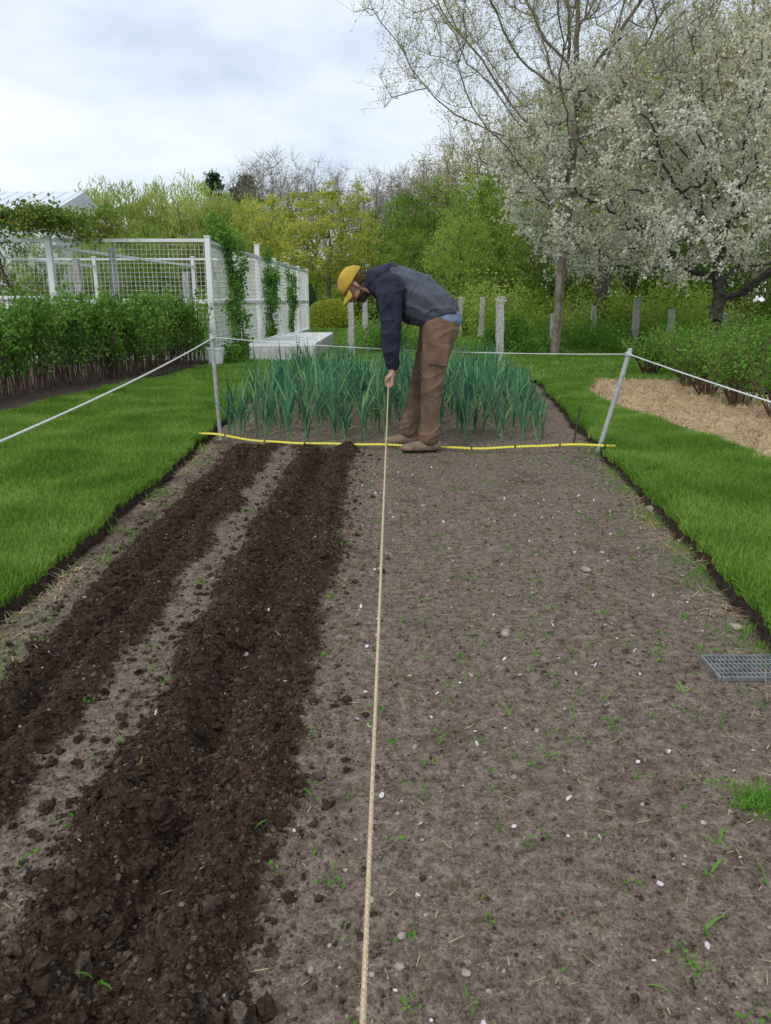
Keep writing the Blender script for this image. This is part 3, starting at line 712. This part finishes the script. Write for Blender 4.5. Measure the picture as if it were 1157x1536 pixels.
box(g, ((X0 + X1) / 2, Y0, hf / 2), (X1 - X0, th, hf)); box(g, ((X0 + X1) / 2, Y1, hb / 2), (X1 - X0, th, hb))
box(g, (X0 + th / 2, (Y0 + Y1) / 2, hf / 2), (th, Y1 - Y0 - th, hf)); box(g, (X1 - th / 2, (Y0 + Y1) / 2, hf / 2), (th, Y1 - Y0 - th, hf))
g.obj('concrete_walls', [M['concrete']], cf)
g = MB()
k = 5
for i in range(k):
    a = Y0 + (Y1 - Y0) * i / k + .01; b = Y0 + (Y1 - Y0) * (i + 1) / k - .01
    box(g, ((X0 + X1) / 2, (a + b) / 2, hf + .022), (X1 - X0 - .08, b - a - .08, .012), 1)
    for xx in (X0 + .02, X1 - .02): box(g, (xx, (a + b) / 2, hf + .03), (.045, b - a, .05), 0)
    for yy in (a + .02, b - .02): box(g, ((X0 + X1) / 2, yy, hf + .03), (X1 - X0 - .09, .045, .05), 0)
    for f in (.33, .66): box(g, (X0 + (X1 - X0) * f, (a + b) / 2, hf + .034), (.025, b - a - .09, .02), 0)
g.obj('glazed_lids', [M['white'], M['glass']], cf)
bm = bmesh.new(); bmesh.ops.create_cone(bm, segments=24, radius1=.11, radius2=.14, depth=.26, cap_ends=False)
bmesh.ops.create_circle(bm, segments=24, radius=.11, cap_ends=True, matrix=Matrix.Translation((0, 0, -.129)))
bmesh.ops.create_cone(bm, segments=24, radius1=.15, radius2=.148, depth=.025, cap_ends=False, matrix=Matrix.Translation((0, 0, .125)))
me = bpy.data.meshes.new('bucket'); bm.to_mesh(me); bm.free(); me.materials.append(M['white'])
o = bpy.data.objects.new('bucket', me); COL.objects.link(o); o.location = (-2.72, 12.5, .18)
gh = empty('greenhouse'); g = MB()
box(g, (-19.6, 34, 2.1), (14, 6, 4.2), 0); g.obj('walls', [M['white']], gh)
g = MB(); V = [[-26.8, 30.6, 4.25], [-12.4, 30.6, 4.25], [-12.4, 34, 5.35], [-26.8, 34, 5.35], [-26.8, 37.4, 4.25], [-12.4, 37.4, 4.25]]
g.add(V, [[0, 1, 2, 3], [3, 2, 5, 4]], [[1, 5, 2], [0, 3, 4]])
for xx in np.arange(-26.6, -12.4, .5):
    tubes(g, [[xx, 30.6, 4.26]], [[xx, 34, 5.36]], .014, .014, 4)
g.obj('metal_roof', [nmat('metal_roof', (.60, .65, .71), (.70, .74, .79), 1, .4, 0)], gh)
g = MB()
for xx in np.arange(-26, -13, 1.1): box(g, (xx, 30.985, 2.2), (.9, .02, 2.6), 0)
g.obj('windows', [M['glass']], gh)

# ------------------------------------------------------------------ stakes, ropes, tape
def pole(name, a, b, r, mat, cap=True):
    g = MB(); polytube(g, [a, b], r, 10)
    d = norm(np.array(b) - np.array(a)); polytube(g, [np.array(b), np.array(b) + d * .01], [r * 1.15, r * .4], 10)
    return g.obj(name, [mat], smooth=False)
LP = (-1.30, 5.92); RPt = (1.677, 5.4, .70)
pole('rope_post', (LP[0] + .02, LP[1], -.1), (LP[0] - .01, LP[1], .80), .016, M['metal'])
pole('rope_post', (1.50, 5.42, -.1), (RPt[0] + .01, RPt[1], RPt[2] + .02), .017, M['metal'])
pole('rope_post', (-1.36, -.8, -.1), (-1.36, -.8, .6), .018, M['metal'])
pole('rope_post', (1.72, -.8, -.1), (1.72, -.8, .6), .018, M['metal'])
pole('plant_stake', (1.42, 5.75, -.05), (1.46, 5.75, .28), .008, M['rust'])
pole('plant_stake', (-.60, 13.1, 0), (-.60, 13.1, .55), .012, M['metal'])
pole('string_peg', (-.041, -1.5, -.1), (-.041, -1.5, .36), .012, M['metal'])
g = MB()
def sag(a, b, s, n=24):
    a = np.array(a); b = np.array(b); t = np.linspace(0, 1, n)[:, None]; p = a + (b - a) * t; p[:, 2] -= (4 * s * t * (1 - t))[:, 0]; return p
polytube(g, sag((LP[0], LP[1], .775), (-1.36, -.8, .55), .085), .0045, 6)
polytube(g, sag((LP[0], LP[1], .78), (RPt[0], RPt[1], .69), .035), .0032, 6)
polytube(g, sag((RPt[0], RPt[1], .69), (1.72, -.8, .55), .03), .0042, 6)
for c in ((LP[0], LP[1], .775), (RPt[0], RPt[1], .69)):
    th = np.linspace(0, 2 * np.pi * 3, 40); polytube(g, np.stack([c[0] + .020 * np.cos(th), c[1] + .020 * np.sin(th), c[2] - .015 + th * .0016], 1), .004, 5)
g.obj('rope_line', [M['rope']])
g = MB(); a = np.array([-.041, -1.5, .312]); b = np.array([.02, 5.36, .500])
polytube(g, a + (b - a) * np.linspace(0, 1, 60)[:, None], .0026, 6)
for o_ in (0, np.pi):
    tt = np.linspace(0, 1, 4600)[:, None]; q = a + (b - a) * tt; ang = tt[:, 0] * 6.86 / .016 * 2 * np.pi + o_
    q[:, 0] += .0012 * np.cos(ang); q[:, 2] += .0012 * np.sin(ang); polytube(g, q, .0021, 4)
n = 1500; t = R.random((n, 1)); P = a + (b - a) * t
tubes(g, P, P + R.normal(0, .0045, (n, 3)), .00025, .0001, 3)
g.obj('string_line', [M['twine']])
m, nt, p, o = newmat('tape_yellow'); geo = nt.nodes.new('ShaderNodeNewGeometry'); s_ = nt.nodes.new('ShaderNodeSeparateXYZ'); nt.links.new(geo.outputs['Position'], s_.inputs[0])
fr_ = mathn(nt, 'FRACT', mathn(nt, 'MULTIPLY', s_.outputs[0], 39.4), 0.); k1 = mathn(nt, 'LESS_THAN', fr_, .14)
fr2 = mathn(nt, 'FRACT', mathn(nt, 'MULTIPLY', s_.outputs[0], 3.28), 0.); k2 = mathn(nt, 'LESS_THAN', fr2, .05)
c = mixc(nt, k1, (.70, .63, .05), (.30, .27, .03)); c = mixc(nt, k2, c, (.10, .03, .02)); nt.links.new(c, p.inputs['Base Color']); p.inputs['Roughness'].default_value = .45
g = MB(); t = np.linspace(0, 1, 160); x = -1.42 + 3.02 * t; y = 5.775 - .505 * t
z = .022 + .003 * np.sin(t * 17) + .002 * np.sin(t * 43) + .048 * sstep(.6, 1.50, x) + .045 * sstep(-.9, -1.36, x)
V = np.stack([np.stack([x, y - .006, z], 1), np.stack([x, y + .006, z + .013], 1)], 1); k = np.arange(159) * 2
g.add(V, np.stack([k, k + 2, k + 3, k + 1], 1)); tape = g.obj('measuring_tape', [m], smooth=True)
md = tape.modifiers.new('s', 'SOLIDIFY'); md.thickness = .0015
g = MB(); gx0, gx1, gy0, gy1 = .955, 1.36, 1.985, 2.125; z = .008
for xx in (gx0, gx1): box(g, (xx, (gy0 + gy1) / 2, z), (.006, gy1 - gy0, .014))
for yy in (gy0, gy1): box(g, ((gx0 + gx1) / 2, yy, z), (gx1 - gx0 - .01, .006, .013))
for xx in np.arange(gx0 + .014, gx1 - .005, .0135): box(g, (xx, (gy0 + gy1) / 2, z), (.0030, gy1 - gy0 - .01, .010))
for yy in np.linspace(gy0, gy1, 6)[1:-1]: box(g, ((gx0 + gx1) / 2, yy, z + .001), (gx1 - gx0 - .01, .0035, .0105))
box(g, ((gx0 + gx1) / 2, (gy0 + gy1) / 2, .0005), (gx1 - gx0 - .012, gy1 - gy0 - .012, .002), 1)  # near-black sheet, painted dark in place of depth under the bars
g.obj('drain_grate', [nmat('grate_steel', (.20, .21, .22), (.34, .35, .36), 20, .45, .05, metal=.5), nmat('under_grate_dark', (.006, .006, .006), (.015, .013, .012), 9, .9, 0)])

# ------------------------------------------------------------------ person
person = empty('gardener', (.25, 5.5, 0))
PV, PF = ico(2)
def blob(name, chains, voxel, mats, smooth=6, xf=None, zone=None, wr=None, floor=None):
    mb = MB()
    for ch in chains:
        ch = np.array(ch, float)
        if len(ch) == 1: S = ch
        else:
            S = []
            for a, b in zip(ch[:-1], ch[1:]):
                L = np.linalg.norm(b[:3] - a[:3]); n = max(2, int(L / (min(a[3:].min(), b[3:].min()) * .22)))
                for i in range(n): S.append(a + (b - a) * i / n)
            S.append(ch[-1]); S = np.array(S)
        V = PV[None] * S[:, None, 3:6] + S[:, None, :3]
        mb.add(V, None, np.arange(len(S))[:, None, None] * len(PV) + PF[None])
    me = mb.mesh(name + '_src', [mats[0]]); o = bpy.data.objects.new(name, me); COL.objects.link(o)
    md = o.modifiers.new('r', 'REMESH'); md.mode = 'VOXEL'; md.voxel_size = voxel
    sm = o.modifiers.new('s', 'SMOOTH'); sm.iterations = smooth; sm.factor = .5
    dg = bpy.context.evaluated_depsgraph_get(); ev = o.evaluated_get(dg); me2 = bpy.data.meshes.new_from_object(ev)
    o.modifiers.clear(); o.data = me2; me2.name = name; me2.materials.clear()
    for m in mats: me2.materials.append(m)
    n = len(me2.vertices); C = np.zeros(n * 3); me2.vertices.foreach_get('co', C); C = C.reshape(-1, 3)
    Nn = np.zeros(n * 3); me2.vertex_normals.foreach_get('vector', Nn); Nn = Nn.reshape(-1, 3)
    if wr: C = C + Nn * np.array([wr(Vector(c)) for c in C])[:, None]
    if floor is not None: C[:, 2] = np.maximum(C[:, 2], floor)
    me2.vertices.foreach_set('co', C.ravel())
    mi = np.zeros(len(me2.polygons), np.int32)
    if zone:
        cc = np.zeros(len(me2.polygons) * 3); me2.polygons.foreach_get('center', cc); cc = cc.reshape(-1, 3); mi = np.array([zone(*c) for c in cc], np.int32)
    me2.polygons.foreach_set('material_index', mi); me2.polygons.foreach_set('use_smooth', np.ones(len(me2.polygons), bool))
    if xf is not None: me2.transform(xf)
    me2.update(); o.parent = person; o.matrix_parent_inverse = Matrix.Translation((-.25, -5.5, 0))
    return o
def s3(x, y, z, r, ry=None, rz=None): return (x, y, z, r, ry or r, rz or r)
navy = nmat('navy_cotton', (.016, .018, .038), (.032, .036, .066), 14, .9, .3, 160, .002)
slate = nmat('slate_fleece', (.058, .065, .088), (.10, .11, .142), 10, .9, .3, 200, .002)
brown = nmat('brown_canvas', (.115, .070, .042), (.205, .132, .084), 9, .85, .35, 150, .002)
blue = nmat('blue_shirt', (.14, .20, .30), (.22, .29, .40), 12, .85, .2, 120, .002)
skin = nmat('skin', (.42, .22, .15), (.52, .30, .21), 12, .55, .1)
hairm = nmat('brown_hair', (.045, .024, .014), (.12, .07, .04), 60, .7, .7, 120, .004)
capm = nmat('mustard_cap', (.38, .25, .035), (.50, .35, .055), 14, .85, .3, 150, .002)
bootm = nmat('tan_boot', (.15, .10, .065), (.27, .19, .13), 14, .75, .3, 80, .003)
solem = nmat('boot_sole', (.03, .025, .02), (.06, .05, .04), 30, .9, .2)
def ridge(c, k): return 1 - 2 * abs(mnoise.noise(c * k))
legs = [
    [s3(.375, 5.52, .93, .125, .160, .085), s3(.385, 5.52, .89, .145, .178, .12), s3(.37, 5.52, .84, .13, .17, .10)],
    [s3(.375, 5.44, .86, .130, .11, .12), s3(.355, 5.42, .70, .104, .10, .11), s3(.33, 5.41, .52, .084, .085, .09), s3(.322, 5.41, .44, .078, .08, .09), s3(.318, 5.405, .25, .071, .075, .08), s3(.31, 5.40, .10, .075, .075, .05)],
    [s3(.365, 5.60, .86, .13, .11, .12), s3(.325, 5.62, .70, .105, .10, .11), s3(.27, 5.64, .52, .083, .08, .09), s3(.25, 5.645, .44, .078, .08, .09), s3(.205, 5.66, .25, .072, .075, .08), s3(.165, 5.67, .11, .073, .072, .05)]]
def legfold(c):
    a = .010 * mnoise.noise(c * 6)
    q = Vector((c.x * 5 + c.z * 3, c.y * 5, c.z * 12 - c.x * 6))
    k = .25 + .8 * math.exp(-((c.z - .5) / .08) ** 2) + .9 * math.exp(-((c.z - .14) / .10) ** 2) + .5 * math.exp(-((c.z - .82) / .06) ** 2)
    return a + .010 * k * (ridge(q, 1.0) ** 3 - .2)
blob('trousers', legs, .007, [brown], 4, wr=legfold)
top = [
    [s3(.385, 5.52, .970, .138, .180, .098), s3(.33, 5.52, 1.02, .14, .180, .13), s3(.235, 5.52, 1.085, .145, .185, .145), s3(.10, 5.52, 1.13, .145, .20, .145), s3(.0, 5.52, 1.155, .12, .19, .13), s3(-.06, 5.52, 1.17, .085, .12, .10), s3(-.105, 5.52, 1.175, .068, .075, .075)],
    [s3(.33, 5.52, .945, .128, .165, .10), s3(.20, 5.52, 1.0, .13, .16, .12), s3(.08, 5.52, 1.06, .13, .16, .13)],
    [s3(.02, 5.52, 1.16, .11, .14, .10), s3(.02, 5.37, 1.13, .095, .09, .10), s3(.03, 5.33, 1.03, .088, .075, .10), s3(.035, 5.325, .90, .076, .068, .09), s3(.035, 5.33, .83, .070, .063, .08), s3(.04, 5.345, .70, .056, .053, .06), s3(.045, 5.355, .605, .046, .044, .035)],
    [s3(.02, 5.52, 1.16, .11, .14, .10), s3(.02, 5.67, 1.13, .10, .09, .10), s3(.02, 5.71, 1.0, .085, .075, .09), s3(.045, 5.70, .86, .072, .065, .08), s3(.05, 5.63, .72, .056, .054, .06), s3(.05, 5.55, .61, .046, .044, .035)]]
def topzone(x, y, z):
    side = abs(y - 5.52) > .08
    if z < .93 and x < .17: return 1
    if x < .045 - .25 * max(0, z - 1.2): return 1
    if side and math.hypot(x - .035, min(0, z - 1.12) * .15 + max(0, z - 1.12) * 1.0) < .105: return 1
    if z < 1.0 and x < .14: return 1
    return 0
def topfold(c):
    a = .010 * mnoise.noise(c * 6)
    q = Vector((c.x * 10 + c.z * 4, c.y * 4, c.z * 8 - c.x * 3)) if c.x > .14 else Vector((c.x * 5 + c.z * 3, c.y * 5, c.z * 13 - c.x * 6))
    return a + .0075 * (ridge(q, 1.0) ** 3 - .2)
blob('sweatshirt', top, .007, [slate, navy], 4, zone=topzone, wr=topfold)
blob('shirt_hem', [[s3(.405, 5.52, .935, .128, .168, .085), s3(.41, 5.52, .915, .132, .17, .07)]], .008, [blue], 4, wr=lambda c: .006 * mnoise.noise(c * 14))
blob('hood', [[s3(-.03, 5.42, 1.22, .05, .05, .05), s3(.03, 5.47, 1.255, .055, .05, .04), s3(.035, 5.57, 1.255, .055, .05, .04), s3(-.03, 5.62, 1.22, .05, .05, .05)], [s3(-.03, 5.42, 1.22, .05, .05, .05), s3(-.055, 5.43, 1.12, .04, .04, .04)], [s3(-.03, 5.62, 1.22, .05, .05, .05), s3(-.055, 5.61, 1.12, .04, .04, .04)]], .007, [navy], 5, wr=lambda c: .007 * mnoise.noise(c * 12))
cr = Vector((-.90, 0, .43)).normalized(); fc = Vector((-.43, 0, -.90)).normalized(); sdv = cr.cross(fc)
HM = Matrix.Translation((-.205, 5.52, 1.145)) @ Matrix(((fc.x, sdv.x, cr.x, 0), (fc.y, sdv.y, cr.y, 0), (fc.z, sdv.z, cr.z, 0), (0, 0, 0, 1)))
head = [[s3(-.012, 0, .025, .096, .076, .088)], [s3(.035, 0, -.035, .058, .058, .06), s3(.050, 0, -.085, .036, .034, .026)], [s3(-.02, 0, -.03, .06, .062, .06), s3(-.035, 0, -.12, .056, .056, .06), s3(-.05, 0, -.17, .06, .06, .05)],
        [s3(.083, 0, .012, .008), s3(.104, 0, -.020, .012, .010, .010)], [s3(.085, 0, -.028, .012, .014, .006)], [s3(.08, 0, -.052, .014, .021, .006)], [s3(.08, 0, -.063, .013, .018, .006)],
        [s3(.077, .03, .022, .012, .022, .007)], [s3(.077, -.03, .022, .012, .022, .007)],
        [s3(-.01, .077, .012, .016, .007, .022), s3(-.006, .077, -.020, .009, .007, .012)], [s3(-.01, -.077, .012, .016, .007, .022), s3(-.006, -.077, -.020, .009, .007, .012)]]
def headzone(x, y, z):
    if abs(y) > .074: return 0
    if x < -.012 and z > -.075: return 1
    if z < -.045 + .3 * max(0, .03 - x) and x > .004 and not (x > .088 and abs(y) < .02 and z > -.07) and z > -.12: return 1
    return 0
blob('head', head, .004, [skin, hairm], 3, xf=HM, zone=headzone)
blob('hair', [[s3(-.045, 0, .01, .078, .079, .07)], [s3(-.06, 0, -.03, .055, .066, .05)]], .005, [hairm], 3, xf=HM, wr=lambda c: .006 * mnoise.noise(c * 60))
for s in (-1, 1):
    blob('eye', [[s3(.079, s * .03, .008, .0125)]], .003, [nmat('eye_white', (.6, .6, .6), (.7, .7, .7), 5, .3, 0), nmat('iris', (.03, .02, .01), (.05, .03, .02), 5, .3, 0)], 1, xf=HM, zone=lambda x, y, z: 1 if x > .089 else 0)
bm = bmesh.new(); bmesh.ops.create_uvsphere(bm, u_segments=36, v_segments=22, radius=1)
bmesh.ops.delete(bm, geom=[v for v in bm.verts if v.co.z < -.05], context='VERTS')
for v in bm.verts:
    v.co = Vector((v.co.x * .112 - .012, v.co.y * .091, v.co.z * .096 + .030)); v.co.z += .10 * v.co.x * (1 if v.co.z < .06 else .3)
    v.co += v.co.normalized() * .006 * mnoise.noise(v.co * 22)
K = 10; grid = []
for i in range(K + 1):
    a = -1.05 + 2.1 * i / K; row = []
    for j in range(5):
        f = j / 4; rad = .108 + .075 * f * (math.cos(a * .8) ** .7)
        row.append(bm.verts.new((-.012 + rad * math.cos(a), .090 / .108 * rad * math.sin(a) * (1 - .12 * f), .040 - .018 * f - .035 * (math.sin(a) ** 2) * (.4 + f))))
    grid.append(row)
for i in range(K):
    for j in range(4): bm.faces.new((grid[i][j], grid[i + 1][j], grid[i + 1][j + 1], grid[i][j + 1]))
for f in bm.faces: f.smooth = True
me = bpy.data.meshes.new('cap'); bm.to_mesh(me); bm.free(); me.materials.append(capm); me.transform(HM)
o = bpy.data.objects.new('cap', me); COL.objects.link(o); o.parent = person; o.matrix_parent_inverse = Matrix.Translation((-.25, -5.5, 0))
md = o.modifiers.new('s', 'SOLIDIFY'); md.thickness = .004; md.offset = 1
def hand(cy, wx, wz, dz, name):
    ch = [[s3(wx, cy, wz, .026, .028, .03), s3(wx + .003, cy, .56 + dz, .022, .032, .02), s3(wx + .002, cy, .53 + dz, .016, .040, .018), s3(wx, cy, .515 + dz, .014, .040, .012)]]
    for i, (oy, L) in enumerate(((-.032, .92), (-.011, 1.0), (.011, .96), (.031, .8))):
        ch.append([s3(wx, cy + oy, .520 + dz, .0105), s3(wx + .004, cy + oy * 1.05, .520 + dz - .035 * L, .0098), s3(wx - .014, cy + oy * 1.02, .520 + dz - .050 * L, .0090), s3(wx - .036, cy + oy, .520 + dz - .040 * L, .0082), s3(wx - .040, cy + oy, .520 + dz - .022 * L, .0075)])
    ch.append([s3(wx - .004, cy - .026, .555 + dz, .014), s3(wx - .026, cy - .040, .538 + dz, .012), s3(wx - .040, cy - .036, .518 + dz, .0105), s3(wx - .040, cy - .026, .500 + dz, .009)])
    blob(name, ch, .0032, [skin], 2)
hand(5.35, .043, .60, 0, 'hand_left'); hand(5.50, .048, .61, .0, 'hand_right')
def boot(hx, y, tx, name, hz=.06):
    blob(name, [[s3(hx, y, .055, .055, .045, .05), s3(hx - .06, y, .05, .055, .047, .048), s3(tx + .07, y - .004, .038, .05, .05, .035), s3(tx + .04, y - .006, .034, .045, .045, .032)], [s3(hx - .005, y, .06, .052, .045, .05), s3(hx - .01, y, .15, .05, .046, .05)]], .006, [bootm, solem], 3, floor=.004, zone=lambda x, y, z: 1 if z < .022 else 0, wr=lambda c: .003 * mnoise.noise(c * 30))
boot(.345, 5.395, .105, 'boot_left'); boot(.205, 5.67, -.02, 'boot_right')
g = MB(); box(g, (0, 0, 0), (.13, .02, .15)); o = g.obj('cargo_pocket', [brown], person); o.matrix_parent_inverse = Matrix.Translation((-.25, -5.5, 0)); o.location = (.365, 5.331, .69); o.rotation_euler = (0, math.radians(8), 0)
bv = o.modifiers.new('b', 'BEVEL'); bv.width = .009; bv.segments = 3
print('verts', sum(len(m.vertices) for m in bpy.data.meshes))
